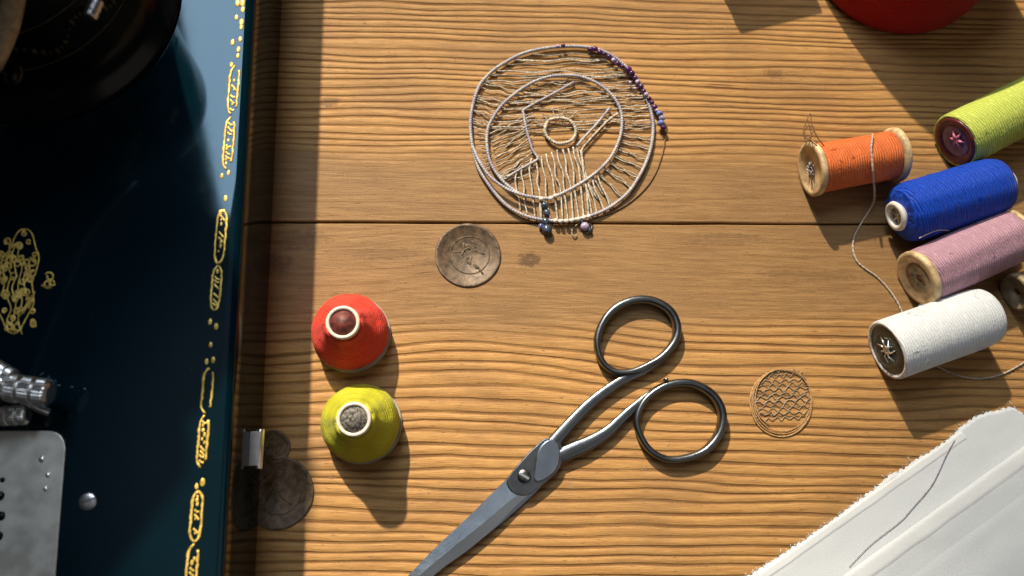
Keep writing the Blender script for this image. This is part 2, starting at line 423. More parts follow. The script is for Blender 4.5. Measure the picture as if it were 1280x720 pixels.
# ------------------------------------------------------------------ table
gA = W(320, 277.5); gB = W(1275, 281)
def gy(x): return gA.y + (gB.y-gA.y)*(x-gA.x)/(gB.x-gA.x)
table = thing('wooden_tabletop', None, None, (0, 0, 0), kind='structure')
table['label'] = 'weathered brown plank tabletop with raised grain'
X0, X1 = -1700, 1500
def plank(y0f, y1f, mat):
    nx = 60; m = MB(); vs = []; fs = []
    # section of the plank: rounded long edges
    sec = [(0, -24), (0, -2.0), (0.5, -0.8), (1.8, 0.0), (None, 0), (-1.8, 0.0), (-0.5, -0.8), (0, -2.0), (0, -24)]
    for i in range(nx+1):
        x = X0+(X1-X0)*i/nx; a, b = y0f(x), y1f(x)
        j = noise.noise(Vector((x*0.02, a*0.1, 0)))*0.7; j2 = noise.noise(Vector((x*0.02, b*0.1, 5)))*0.7
        for k, (o, z) in enumerate(sec):
            if o is None: y = (a+b)/2
            elif k < 4: y = a+o+j
            else: y = b+o+j2
            vs.append((x, y, z))
    ns = len(sec)
    for i in range(nx):
        for k in range(ns):
            l = (k+1) % ns
            fs.append([i*ns+k, (i+1)*ns+k, (i+1)*ns+l, i*ns+l])
    m.add(vs, fs, flat=True)
    return build('plank', m, mat, table)
plank(lambda x: gy(x)+1.2, lambda x: gy(x)+560, M['wood_up'])
plank(lambda x: gy(x)-620, lambda x: gy(x)-1.2, M['wood_low'])
plank(lambda x: gy(x)+562.5, lambda x: gy(x)+1100, M['wood_up'])
plank(lambda x: gy(x)-1150, lambda x: gy(x)-622.5, M['wood_low'])
m = MB(); prism(m, [(X0, gy(X0)-1100), (X1, gy(X1)-1100), (X1, gy(X1)+1050), (X0, gy(X0)+1050)], -44, -24.5)
build('under_board', m, M['under'], table)

# ------------------------------------------------------------------ sewing machine
HB = 138.0
def edge_at(py, z=HB): return W(318-0.0545*py, py, z)
E0, E1 = edge_at(0), edge_at(720)
ed = (E1-E0).normalized()                   # along the bed edge, towards the bottom of the photo
en = Vector((-ed.y, ed.x, 0))               # towards the table (right)
if en.x < 0: en = -en
def BP(a, d, z):                            # a along the edge from E0, d to the left of the edge
    p = E0+ed*a-en*d; return Vector((p.x, p.y, z))
mach = thing('sewing_machine', 'glossy navy blue sewing machine bed with gold border at the left edge', 'sewing machine', BP(400, 300, 0))
m = MB()
sec = [(0.8, 1.0), (0.0, 6.0), (0.0, HB-9), (0.9, HB-5), (3.2, HB-2.2), (7.5, HB-0.4), (13, HB), (620, HB), (620, 1)]
rows = []; vs = []; fs = []
for a in [-420, -200, 0, 200, 400, 600, 800, 1000]:
    vs += [BP(a, d, z) for d, z in sec]
ns = len(sec)
for i in range(7):
    for k in range(ns):
        l = (k+1) % ns; fs.append([i*ns+k, (i+1)*ns+k, (i+1)*ns+l, i*ns+l])
fs.append(list(range(ns))); fs.append([7*ns+k for k in range(ns)][::-1])
m.add(vs, fs)
bed = build('bed', m, [M['enamel'], M['side']], mach)
for p in bed.data.polygons:
    if abs(p.normal.z) < .3: p.material_index = 1
es = bed.modifiers.new('es', 'EDGE_SPLIT'); es.split_angle = math.radians(50)

# gold border: chain of long loops, dots and stems, painted as thin raised lines
def flat_line(mb, pts, w, z=HB+0.35):
    pts = [Vector((p[0], p[1], z)) for p in pts]
    tube(mb, pts, w, seg=6, hz=0.25)
def IB(px, py, z=HB): return W(px, py, z)
def bx(py): return 297-0.0865*py+4.5         # middle of the border in the photo
m = MB(); rnd = random.Random(3)
def loop(y0, y1, w, inner=True, rag=0.6):
    n = 22; pts = []
    for k in range(n+1):
        t = k/n; y = y0+(y1-y0)*t
        pts.append((y, w*(1-abs(2*t-1)**7)))
    for s_ in (-1, 1):
        P = []
        for (y, ww) in pts:
            P.append(IB(bx(y)+s_*ww+rnd.uniform(-rag, rag), y))
        if s_ == 1 and rnd.random() < .4: P = P[2:-3]
        flat_line(m, resample(smooth(P, 2), 2.5), [rnd.uniform(1.0, 1.7) for _ in range(len(resample(smooth(P, 2), 2.5)))])
    if inner:
        y = y0+7
        while y < y1-6:
            k = rnd.random()
            if k < .45: sphere(m, IB(bx(y)+rnd.uniform(-2, 2), y)+Vector((0, 0, .1)), rnd.uniform(1.1, 2.0), 8, 5, (1, rnd.uniform(1, 1.9), .25))
            elif k < .85:
                q = [IB(bx(y)-3, y), IB(bx(y)+rnd.uniform(-1, 1), y+3), IB(bx(y)+3, y+rnd.uniform(2, 8))]
                flat_line(m, smooth(q, 3), 1.2)
            y += rnd.uniform(4, 7)
def dots(*l):
    for (ox, y, r) in l: sphere(m, IB(bx(y)+ox, y)+Vector((0, 0, .1)), r, 10, 6, (1, 1.7, .25))
dots((2, 4, 3.2), (-4, 4, 3.0), (3, 12, 2.6), (-4, 22, 2.2), (3, 28, 2.9), (3, 34, 2.2), (-6, 53, 2.6), (3, 49, 2.2), (2, 62, 2.4), (2, 70, 2.0), (-5, 81, 2.2))
loop(82, 143, 5.5); loop(146, 212, 5.5); dots((-5, 220, 2), (3, 216, 2), (2, 248, 2.2), (-3, 266, 2.2))
loop(262, 330, 6); loop(332, 388, 5.5); dots((-4, 402, 2.2), (4, 408, 2.4), (-1, 431, 2.0), (-4, 452, 2), (4, 450, 2.2))
loop(460, 517, 6, False); loop(519, 585, 5.5); dots((-3, 608, 2), (4, 603, 2.6))
loop(614, 678, 6.5); loop(680, 760, 6.5)
build('gold_border', m, M['gold'], mach)

# gold medallion and its small side flourish
m = MB(); rnd = random.Random(11)
def curl(px, py, r, turns, a0, w=1.5, sq=1.0):
    P = []
    for k in range(int(18*turns)+1):
        t = k/18; a = a0+t*2*math.pi; rr = r*(1-0.62*t/turns)
        P.append(IB(px+rr*math.cos(a), py+rr*sq*math.sin(a)))
    flat_line(m, P, w)
for k in range(5):
    P = [IB(4+k*7+3*math.sin(t*2.2+k), 300+t*14+k*2) for t in range(9)]
    if k in (0, 4): P = P[2:-3]
    flat_line(m, resample(smooth(P, 4), 2.5), 0.9)
outl = [(31, 286), (40, 292), (44, 310), (49, 322), (45, 340), (40, 352), (43, 378), (36, 392), (22, 415), (10, 414), (4, 400), (-4, 380), (0, 352), (2, 325), (12, 312), (22, 292)]
flat_line(m, resample(smooth([IB(x+rnd.uniform(-1, 1), y) for x, y in outl], 4, True), 2.5), 1.0)
for (x, y) in [(30, 292), (36, 302), (24, 308), (13, 317), (44, 318), (10, 333), (26, 322), (35, 335), (18, 345), (5, 352), (28, 352), (38, 348), (8, 368), (20, 372), (33, 366), (6, 388), (16, 398), (27, 386), (12, 408), (22, 408), (4, 338), (2, 318), (40, 328)]+[(rnd.uniform(4, 42), rnd.uniform(300, 405)) for _ in range(22)]:
    curl(x, y, rnd.uniform(3, 6), rnd.uniform(1.0, 1.6), rnd.uniform(0, 6), rnd.uniform(.8, 1.2))
for (x, y) in [(10, 404), (16, 411), (8, 411), (22, 404), (30, 288), (34, 349)]:
    sphere(m, IB(x, y), 2.6, 8, 5, (1, 1, .3))
for k in range(3): flat_line(m, [IB(22+k*7, 398-k*6), IB(30+k*5, 388-k*6), IB(36+k*4, 374-k*5)], 0.9)
build('gold_medallion', m, M['gold'], mach)
m = MB(); curl(62, 346, 6, 1.1, 3.6, 1.2); curl(60, 355, 5.5, 1.1, 0.6, 1.2); curl(66, 353, 4, 1, 0.6, 1.0); flat_line(m, [IB(52, 356), IB(57, 359), IB(64, 360)], 1.2)
build('gold_flourish', m, M['gold'], mach)

# slide plate, screws and presser parts at the left edge
m = MB()
P = [(-60, 538)]
P += [(62, 538.5), (70, 540), (76, 544), (80.5, 551), (82, 560), (68, 735), (-60, 735)]
outp = [IB(x, y, HB+2.5) for x, y in P]
prism(m, outp, HB+0.2, HB+2.8)
plate = build('slide_plate', m, M['plate'], mach, bevel=0.9, seg=3)
m = MB()
for (x, y, r) in [(0, 620, 4.5), (1, 645, 4.5), (-2, 670, 4.5), (3, 600, 2.6)]:
    c = IB(x, y, HB+2.9); lathe(m, [(0, r), (0.25, r)], 20, 'Z', c)
for (x, y) in [(52, 575), (60, 594), (57, 611)]:
    pass
build('needle_slot', m, M['black'], plate)
m = MB()
for (x, y, r) in [(52, 574, 3.2), (60, 594, 2.6), (57, 611, 2.4)]:
    c = IB(x, y, HB+2.9); lathe(m, [(0, r), (0.7, r*0.9), (1.2, r*.5)], 16, 'Z', c)
build('rivet', m, M['chrome'], plate)
m = MB(); c = IB(110.5, 627, HB); lathe(m, [(0, 9.0), (1.6, 8.8), (2.4, 7.8), (2.6, 3), (2.6, .01)], 40, 'Z', c)
sc = build('bed_screw', m, M['dull'], mach)
m = MB(); prism(m, [c+Vector(v) for v in ((-7, -2.6, 0), (7, 2.8, 0), (6.7, 4.0, 0), (-7.3, -1.4, 0))], HB+2.62, HB+2.75); build('screw_slot', m, M['handle'], sc)

def knurl(mb, A, B, r, n=26):
    A, B = Vector(A), Vector(B); ax = (B-A).normalized(); up = Vector((0, 0, 1)); s_ = ax.cross(up).normalized(); u2 = s_.cross(ax)
    L = (B-A).length; prof = [(0, .4), (0, .82), (.06, .96), (.1, 1), (.28, 1), (.31, .9), (.36, .9), (.39, 1), (.6, 1), (.63, .9), (.68, .9), (.71, 1), (.9, 1), (.95, .9), (1, .7), (1, .2)]
    vs = []; fs = []; seg = n*2
    for (t, q) in prof:
        for k in range(seg):
            a = 2*math.pi*k/seg; rr = r*q*(1-(0.06 if k % 2 else 0)*(q > .95))
            vs.append(A+ax*(L*t)+s_*(rr*math.cos(a))+u2*(rr*math.sin(a)))
    for i in range(len(prof)-1):
        for k in range(seg):
            l = (k+1) % seg; fs.append([i*seg+k, i*seg+l, (i+1)*seg+l, (i+1)*seg+k])
    fs.append(list(range(seg))[::-1]); fs.append([(len(prof)-1)*seg+k for k in range(seg)])
    mb.add(vs, fs, flat=True)
m = MB(); knurl(m, W(8, 484, 178), W(64, 492, 178), 14); build('thumb_screw', m, M['chrome'], mach)
m = MB(); knurl(m, W(-14, 462, 180), W(14, 478, 180), 13); build('thumb_screw', m, M['chrome'], mach)
m = MB(); knurl(m, W(0, 520, 160), W(36, 518, 160), 10); build('clamp_screw', m, M['chrome'], mach)
m = MB(); tube(m, [W(-14, 500, 146), W(-16, 499, 176), W(-20, 498, 196)], 12, 16)
prism(m, [W(x, y, 148) for x, y in ((-30, 478), (4, 484), (6, 524), (-30, 530))], HB+3.5, HB+44)
tube(m, [W(30, 500, 168), W(50, 512, 164), W(62, 516, 160)], 3.5, 10)
build('presser_bar', m, M['dull'], mach, bevel=1)

# pillar (top left) with hand wheel knob, arm overhead outside the picture
pc = IB(50, -6, HB)
m = MB()
lathe(m, [(HB+.3, 158), (HB+4, 157), (HB+8, 153), (HB+13, 146), (HB+22, 138), (HB+40, 131), (HB+70, 126), (HB+120, 122), (HB+200, 120), (HB+290, 122), (HB+300, 118)], 96, 'Z', (pc.x, pc.y, 0))
pil = build('pillar', m, M['black'], mach)
m = MB(); rnd = random.Random(5)
for k in range(46):
    a = math.radians(-118+k*2.7); z = HB+88+14*math.sin(k*.5); r = 126.2
    c = Vector((pc.x+r*math.cos(a), pc.y+r*math.sin(a), z))
    sphere(m, c, rnd.uniform(1.5, 3.6), 7, 5, (.8, .8, 1.6))
for zz, rr in ((HB+62, 127.6), (HB+116, 122.9)):
    P = [Vector((pc.x+rr*math.cos(math.radians(a)), pc.y+rr*math.sin(math.radians(a)), zz)) for a in range(-125, 10, 3)]
    tube(m, P, 0.9, 6)
build('gold_scroll', m, M['gold_worn'], pil)
m = MB()
tube(m, [Vector((pc.x-30, pc.y+20, HB+330)), Vector((pc.x-140, pc.y-150, HB+345)), Vector((pc.x-200, pc.y-420, HB+350)), Vector((pc.x-215, pc.y-640, HB+345))], [95, 85, 72, 70], 24, power=.8)
build('arm', m, M['black'], mach)
m = MB(); tube(m, smooth([W(22, -40, 300), W(14, 0, 298), W(4, 40, 294), W(-12, 84, 290)], 6), [9+3*math.sin(i/18*3.14) for i in range(19)], 20)
build('wooden_handle', m, M['spoolwood2'], mach)
m = MB(); knurl(m, W(112, 22, 262), W(122, 0, 262), 7, 12); build('winder_screw', m, M['dull'], mach)
m = MB(); sphere(m, W(18, 92, 255), 9, 16, 12, (1, 1.5, 1)); build('lever_knob', m, M['black'], mach)
# latch on the side of the bed
m = MB()
prism(m, [BP(486, .5, 0), BP(486, -12, 0), BP(524, -10, 0), BP(524, .5, 0)], 54, 60)
prism(m, [BP(489, .5, 0), BP(489, -5, 0), BP(521, -5, 0), BP(521, .5, 0)], 40, 53.8)
tube(m, [BP(483, -10, 52), BP(527, -9, 52)], 4.5, 12)
build('latch', m, M['chrome'], mach, bevel=0.8)

# ------------------------------------------------------------------ standing thread cones
def cone(name, label, px, py, mat, hole, rs=1.0, seed=0):
    c = W(px, py, 0)
    t = thing(name, label, 'thread', c, group='small thread cones standing by the sewing machine')
    m = MB(); lathe(m, [(0.3, 44), (0.3, 46.6), (1.5, 47.4), (4, 47.2), (5, 46), (5.2, 40)], 96, 'Z'); build('base_ring', m, M['ringp'], t, local=True)
    prof = [(5.3, 40), (6, 42.5), (9, 44.2), (16, 45.6), (24, 45.4), (31, 43.6), (37, 41.2), (43, 37.6), (49, 33.4), (55, 29.6), (61, 26.6), (67, 24.2), (72, 22.6), (75, 21.4), (76, 19)]
    m = MB(); lathe(m, prof, 128, 'Z', fn=lambda a, h: 1+0.010*math.sin(3*a+seed+h*.05)+0.006*math.sin(7*a+h*.2+seed))
    build('thread', m, mat, t, local=True)
    m = MB(); lathe(m, [(60, 14.4), (60, 18.6), (78, 19.2), (80.5, 19), (81.5, 17.8), (81.5, 16.0), (80, 14.9), (60, 14.4)][:-1], 64, 'Z', closed=True)
    build('tube_rim', m, M['cardboard'], t, local=True)
    m = MB(); lathe(m, [(79.5, 14.6), (hole[1], 14.2), (hole[1]+.3, 13), (hole[1]-hole[2], 5), (hole[1]-hole[2], .01)], 48, 'Z')
    build('tube_lining', m, hole[0], t, local=True)
    return t
cone('thread_cone', 'red thread cone standing above the yellow-green one', 440, 418, M['redc'], (M['hole_red'], 34, 4), seed=1)
cone('thread_cone', 'yellow-green thread cone with grey plugged top standing below the red one', 453, 530, M['greenc'], (M['hole_grey'], 78, 3), seed=4)

# big red cone, top right
c = W(1135, 42, 12)+Vector((0, 128, -12))
t = thing('large_thread_cone', 'big deep red thread cone cut off by the top edge of the photo', 'thread', c)
m = MB(); lathe(m, [(2, 118), (3, 124), (10, 127), (26, 128), (60, 126), (110, 119), (150, 109), (172, 98), (184, 76), (188, 30)], 128, 'Z'); build('thread', m, M['redbig'], t, local=True)
m = MB(); lathe(m, [(0.2, 60), (0.2, 105), (1.8, 106), (1.9, 70)], 96, 'Z'); build('base_ring', m, M['ringp'], t, local=True)
m = MB(); lathe(m, [(190, 20), (190, 30), (212, 28), (214, 26), (214, 20)], 64, 'Z', closed=True); build('tube_rim', m, M['cardboard'], t, local=True)

# wooden box beyond the top edge whose corner throws the pointed shadow
b0 = W(925, 47)-SV*72+Vector((1, 1, 0)); ang = math.radians(17)
ux = Vector((math.cos(ang), math.sin(ang), 0)); uy = Vector((-ux.y, ux.x, 0))
t = thing('wooden_box', 'small wooden box beyond the top edge casting the pointed shadow', 'box', b0+ux*55+uy*40)
m = MB(); prism(m, [b0, b0+ux*118, b0+ux*118+uy*80, b0+uy*80], 0.4, 58); build('case', m, M['spoolwood2'], t, bevel=2)
m = MB(); prism(m, [b0-ux*2-uy*2, b0+ux*120-uy*2, b0+ux*120+uy*82, b0-ux*2+uy*82], 58.5, 72); build('lid', m, M['spoolwood2'], t, bevel=2)

# ------------------------------------------------------------------ lying spools
RA = 36.0
def spool_root(name, label, A, B, r):
    a = W(A[0], A[1], r); b = W(B[0], B[1], r); d = b-a
    t = thing(name, label, 'thread spool', (a.x, a.y, r-RA), math.atan2(d.y, d.x), group='thread spools lying on the right')
    return t, d.length
def LX(m, prof, **kw): return lathe(m, prof, 96, 'X', (0, 0, RA), **kw)
def wob(seed, amp=0.008): return lambda a, h: 1+amp*math.sin(2*a+seed+h*.03)+amp*.5*math.sin(5*a+h*.15+seed)
def fuzz(L, r, n, seed, w=0.22, x0=4):
    """a few loose fibres lifting off the winding"""
    m = MB(); q = random.Random(seed)
    for k in range(n):
        x = q.uniform(x0, L-x0); a = q.uniform(0, 2*math.pi); P = []
        for i in range(6):
            rr = r+0.15+1.6*math.sin(i/5*math.pi)*q.uniform(.3, 1)
            aa = a+i*q.uniform(.02, .05); xx = x+i*q.uniform(-1.2, 1.6)
            P.append(Vector((xx, rr*math.cos(aa), RA+rr*math.sin(aa))))
        tube(m, P, w, 4)
    return m

# orange
t, L = spool_root('thread_spool', 'orange thread on a wooden spool, leftmost of the lying spools', (1012, 212), (1122, 193), 35)
orange = t
for s_ in (0, 1):
    m = MB(); pr = [(2.5, 6.5), (2.5, 25), (1.0, 27.5), (0, 30), (0.3, 33.5), (1.6, 35), (6.5, 35), (8.5, 33), (9.5, 30.5), (9.5, 6.5)]
    if s_: pr = [(L-h, r) for h, r in pr]
    LX(m, pr, closed=True); build('flange', m, M['spoolwood'], t, local=True)
m = MB(); LX(m, [(3, 6), (3, 24.6), (3.4, 24.8), (3.4, 6)], closed=True); fc = build('end_label', m, M['spoolwood2'], t, local=True)
m = MB(); LX(m, [(9.6, 29), (10, 31), (14, 31.8), (40, 31.3), (70, 31.0), (L-14, 31.6), (L-10, 30.8), (L-9.6, 29)], fn=wob(2)); build('thread', m, M['orange'], t, local=True)
m = MB()
for k in range(9):
    a = k*0.7; tube(m, [Vector((1.5, 3*math.cos(a), RA+3*math.sin(a))), Vector((-1+k % 3, 6*math.cos(a+1), RA+6*math.sin(a+1))), Vector((2.6, 10*math.cos(a+.6), RA+8*math.sin(a+.6)))], .7, 5)
build('thread_end', m, M['grey_strand'], t, local=True)
build('fibres', fuzz(L, 31.4, 26, 1, x0=14), M['orange'], t, local=True)
# dark loose wisps at its upper left
m = MB()
zz = 60
for P in ([(1008, 178, 66), (1004, 165, 68), (1008, 152, 70), (1013, 142, 70), (1015, 156, 69), (1022, 172, 66), (1030, 182, 60)],
          [(1003, 186, 64), (1012, 172, 70), (1018, 160, 72), (1009, 158, 70), (1006, 170, 67), (1016, 178, 66), (1024, 184, 62)],
          [(1010, 150, 70), (1014, 168, 68), (1011, 181, 64)]):
    tube(m, resample(smooth([W(*p) for p in P], 6), 1.5), 0.65, 6)
w = build('loose_wisp', m, M['brown_strand'], None, loc=W(1012, 178, 0))
w.parent = orange; w.matrix_parent_inverse = (Matrix.Translation(orange.location) @ Matrix.Rotation(orange.rotation_euler.z, 4, 'Z')).inverted()
# long strand: over the spool, across the table, under the white spool
pts = []
a0 = W(1091, 168, 68)
P = [(1090, 200, 68.5), (1089, 186, 70.5), (1090, 176, 68), (1091, 168, 64)][::-1]
P += [(1091, 212, 66), (1092, 226, 54), (1093, 240, 34), (1092, 252, 14), (1086, 264, 3), (1076, 280, 1.6), (1068, 296, 1.5), (1066, 311, 1.5), (1071, 326, 1.5), (1082, 336, 1.5), (1095, 345, 1.6), (1107, 357, 1.5), (1117, 370, 1.5), (1124, 382, 1.5),
      (1132, 400, 1.5), (1145, 425, 1.5), (1160, 447, 1.5), (1172, 458, 1.5), (1188, 466, 1.5), (1208, 472, 1.6), (1230, 473, 1.6), (1252, 468, 1.6), (1272, 458, 1.6), (1290, 447, 1.6), (1320, 430, 1.6)]
C = resample(smooth([W(*p) for p in P], 8), 1.1)
m = MB(); tube(m, C, [1.25+0.22*math.sin(i*1.1) for i in range(len(C))], 8)
w = build('loose_thread', m, M['strand'], None, loc=W(1091, 168, 0))
w.parent = orange; w.matrix_parent_inverse = (Matrix.Translation(orange.location) @ Matrix.Rotation(orange.rotation_euler.z, 4, 'Z')).inverted()

# blue
t, L = spool_root('thread_spool', 'bright blue thread spool lying between the lime and lilac spools', (1124, 269), (1252, 230), 38)
m = MB(); LX(m, [(8, 12), (-6, 12), (-7.5, 13.5), (-8, 16), (-7, 18.5), (-4, 19.5), (-2, 18), (0, 15.5), (10, 15.5), (10, 12)], closed=True); 
core = build('core', m, M['plastic'], t, local=True)
m = MB(); LX(m, [(1, 2), (1, 11.8), (0, 11.8), (0, 2)], closed=True)
for k in range(3):
    a = k*math.pi/3+.3; v = Vector((0, math.cos(a), math.sin(a)))*11.5; tube(m, [Vector((-2, 0, RA))-v, Vector((-2, 0, RA))+v], 1.6, 6)
build('core_spokes', m, M['cardboard'], core, local=True)
m = MB(); LX(m, [(L-8, 9), (L+8, 9), (L+9.5, 12), (L+9, 17.5), (L+6, 19), (L+2, 17), (L-6, 15), (L-8, 12)], closed=True); build('core', m, M['plastic'], t, local=True)
m = MB(); LX(m, [(1, 14), (0, 22), (2, 30), (7, 35.5), (15, 38), (26, 38.4), (L-28, 38.2), (L-16, 37.6), (L-6, 34.5), (L-1, 28), (L, 14)], fn=wob(1, .006)); build('thread', m, M['blue'], t, local=True)
P = [Vector((6, -34*math.cos(.2)*1, RA+6))]
m = MB(); P = []
for i in range(16):
    a = -2.75+i*0.075; x = 6+i*3.4; r = 38.9-(2.5 if i == 0 else 0); P.append(Vector((x, r*math.cos(a+math.pi/2+1.3), RA+r*math.sin(a+math.pi/2+1.3))))
P = [Vector((4+i*3.0, -38.9*math.cos(0.34+0.22*math.sin(i*.2)-i*.012), RA+38.9*math.sin(0.34+0.22*math.sin(i*.2)-i*.012))) for i in range(16)]
tube(m, smooth(P, 3), .7, 6); build('thread_end', m, M['strand'], t, local=True)
build('fibres', fuzz(L, 38.2, 30, 2, x0=14), M['blue'], t, local=True)

# lilac
t, L = spool_root('thread_spool', 'pale lilac thread spool between the blue and white spools', (1145, 349), (1269, 293), 35.5)
m = MB(); LX(m, [(10, 6), (4, 6), (3, 7), (3, 22), (2, 25.5), (0, 28.5), (-.5, 33), (1, 35.6), (5, 36), (8, 35), (8, 30), (10, 30)], closed=True)
fl = build('flange', m, M['spoolwood'], t, local=True)
m = MB(); LX(m, [(L-6, 6), (L-6, 34.5), (L-4, 35.5), (L-.5, 35.2), (L, 32), (L, 6)], closed=True); build('flange', m, M['spoolwood'], t, local=True)
m = MB(); LX(m, [(3.4, 7.5), (3.4, 21), (2.7, 21), (2.7, 7.5)], closed=True)
for k in range(5):
    a = k*1.25; tube(m, [Vector((2.4, 4*math.cos(a), RA+4*math.sin(a))), Vector((0.5, 8*math.cos(a+.4), RA+8*math.sin(a+.4))), Vector((2, 13*math.cos(a+.2), RA+13*math.sin(a+.2)))], .9, 5)
build('end_disc', m, M['spoolwood2'], fl, local=True)
m = MB(); LX(m, [(8.2, 30), (8.6, 34.3), (14, 35.2), (60, 35.4), (L-12, 34.8), (L-6.5, 34), (L-6.2, 30)], fn=wob(5)); build('thread', m, M['lilac'], t, local=True)
build('fibres', fuzz(L, 35, 26, 3, x0=12), M['lilac'], t, local=True)

# white
t, L = spool_root('thread_spool', 'white thread spool with dark teal end, lowest of the lying spools', (1108, 438), (1236, 393), 37)
m = MB(); LX(m, [(1.5, 32), (0, 33), (0, 36.2), (2.5, 37.2), (8, 37.4), (60, 37.4), (L-30, 37.2), (L-14, 36.4), (L-5, 34.5), (L-1, 31.5), (L, 26), (L, 10)], fn=wob(3, .005)); build('thread', m, M['white'], t, local=True)
m = MB(); LX(m, [(.6, 5), (1.3, 31.6), (2, 32.2), (3, 31), (3, 5)], closed=True)
ins = build('end_cap', m, M['teal'], t, local=True)
m = MB()
for k in range(7):
    a = k*2*math.pi/7; v = Vector((0, math.cos(a), math.sin(a))); v2 = Vector((0, math.cos(a+.35), math.sin(a+.35)))
    tube(m, [Vector((0, 0, RA))+v*3, Vector((-1.2, 0, RA))+v2*9, Vector((.2, 0, RA))+v*17], [1.5, 1.2, .7], 6)
LX(m, [(-.8, 2), (-.8, 5), (.8, 6), (.8, 2)], closed=True)
build('end_star', m, M['chrome'], ins, local=True)
build('fibres', fuzz(L, 37.2, 26, 4, x0=12), M['white'], t, local=True)

# lime
t, L = spool_root('thread_spool', 'lime green thread spool with maroon end at the right edge', (1193, 177), (1320, 113), 36)
m = MB(); LX(m, [(3.4, 30), (0.4, 33.2), (0.5, 35.4), (3, 36.4), (10, 36.6), (L-12, 36), (L, 34), (L, 8)], fn=wob(6, .005)); build('thread', m, M['lime'], t, local=True)
m = MB(); LX(m, [(2, 20), (-1, 27), (-.8, 30.5), (.5, 33.0), (3, 31), (4, 20)], closed=True); cap_ = build('end_cap', m, M['maroon'], t, local=True)
m = MB(); LX(m, [(1.6, .5), (1.2, 20), (1.8, 22), (3, 22), (3, .5)], closed=True); build('end_disc', m, M['mauve'], cap_, local=True)
m = MB()
for k in range(6):
    a = k*math.pi/3+.2; v = Vector((0, math.cos(a), math.sin(a)))
    tube(m, [Vector((.5, 0, RA+6)), Vector((-1.5, 0, RA+6))+v*6, Vector((.3, 0, RA+6))+v*12], [2.4, 2.0, 1.0], 6)
build('end_star', m, M['pink'], cap_, local=True)
build('fibres', fuzz(L, 36.2, 26, 5), M['lime'], t, local=True)

# small wooden spool cut off at the right edge
t, L = spool_root('thread_spool', 'small plain wooden spool cut off by the right edge', (1268, 366), (1345, 336), 25)
RB = RA
for s_ in (0, 1):
    pr = [(3, 5), (2, 18), (0, 21), (.5, 24.5), (3, 25.5), (9, 24), (14, 19), (14, 5)]
    if s_: pr = [(L-h, r) for h, r in pr]
    m = MB(); LX(m, pr, closed=True); build('flange', m, M['spoolwood2'], t, local=True)
m = MB(); LX(m, [(12, 17), (14.2, 20), (20, 21), (L-20, 21), (L-14.2, 20), (L-12, 17)]); build('thread', m, M['brownth'], t, local=True)

# ------------------------------------------------------------------ scissors
def Z6(x, y, z=0): return W(500+x/1.9465, 350+y/1.9465, z)
sc_loc = Z6(300, 475, 0)
scis = thing('scissors', 'old dark steel scissors lying closed across the planks', 'scissors', sc_loc)
def blade(mb, left, ridge, right, zb, zt, ze):
    n = 60
    Ls, Rs, Cs = [resample(smooth([Z6(*p) for p in q], 8), 1)[:] for q in (left, right, ridge)]
    def pick(A, t):
        f = t*(len(A)-1); i = min(int(f), len(A)-2); return A[i].lerp(A[i+1], f-i)
    vs = []
    for i in range(n+1):
        t = i/n; l, c, r = pick(Ls, t), pick(Cs, t), pick(Rs, t)
        vs += [(l.x, l.y, zb), (l.x, l.y, ze), (c.x, c.y, zt), (r.x, r.y, ze-.6), (r.x, r.y, zb)]
    fs = []
    for i in range(n):
        for k in range(5):
            j = (k+1) % 5; fs.append([i*5+k, (i+1)*5+k, (i+1)*5+j, i*5+j])
    fs.append([0, 1, 2, 3, 4]); fs.append([n*5+k for k in range(5)][::-1])
    mb.add(vs, fs)
m = MB()  # lower blade (mostly hidden)
blade(m, [(352, 392), (290, 450), (200, 548), (110, 640), (-15, 775)], [(372, 420), (310, 485), (212, 572), (90, 676), (-14, 780)], [(398, 440), (333, 512), (238, 598), (112, 694), (-12, 784)], 2.2, 6.0, 5.0)
e_ = build('blade', m, M['blade'], scis).modifiers.new('es', 'EDGE_SPLIT'); e_.split_angle = math.radians(12)
m = MB()
blade(m, [(262, 482), (222, 520), (170, 572), (110, 628), (55, 682), (-10, 752), (-32, 786)],
      [(308, 504), (262, 540), (205, 588), (142, 638), (84, 686), (14, 746), (-31, 787)],
      [(330, 508), (285, 545), (231, 600), (166, 655), (106, 698), (36, 754), (-30, 788)], 6.2, 11.5, 9.0)
e_ = build('blade', m, M['blade'], scis).modifiers.new('es', 'EDGE_SPLIT'); e_.split_angle = math.radians(12)
# ricasso and boss of the upper blade
m = MB()
out = smooth([Vector((x, y, 0)) for x, y in [(262, 482), (300, 434), (338, 396), (352, 386), (376, 384), (392, 398), (396, 425), (388, 458), (362, 486), (332, 510), (310, 524), (282, 522), (264, 506)]], 5, True)
prism(m, [Z6(p.x, p.y, 10) for p in out], 6.4, 12.0); build('blade_shank', m, M['handle'], scis, bevel=1.3, seg=3)
m = MB()
out = smooth([Vector((x, y, 0)) for x, y in [(348, 398), (362, 389), (380, 392), (388, 410), (386, 440), (374, 466), (350, 484), (330, 490), (326, 474), (330, 440), (336, 415)]], 5, True)
prism(m, [Z6(p.x, p.y, 12) for p in out], 12.1, 14.6); build('boss', m, M['blade'], scis, bevel=1.4, seg=3)
c = Z6(300, 477, 0); m = MB(); lathe(m, [(12.1, 8), (13.6, 8), (14.8, 6.8), (15.2, 3), (15.2, .01)], 32, 'Z', c); sw = build('pivot_screw', m, M['handle'], scis)
m = MB(); d = (Z6(314, 484)-Z6(290, 470)).normalized(); q = Vector((-d.y, d.x, 0))*1.6
prism(m, [c-d*6.5-q, c+d*6.5-q, c+d*6.5+q, c-d*6.5+q], 15.3, 15.9); build('screw_slot', m, M['chrome'], sw, bevel=.3)
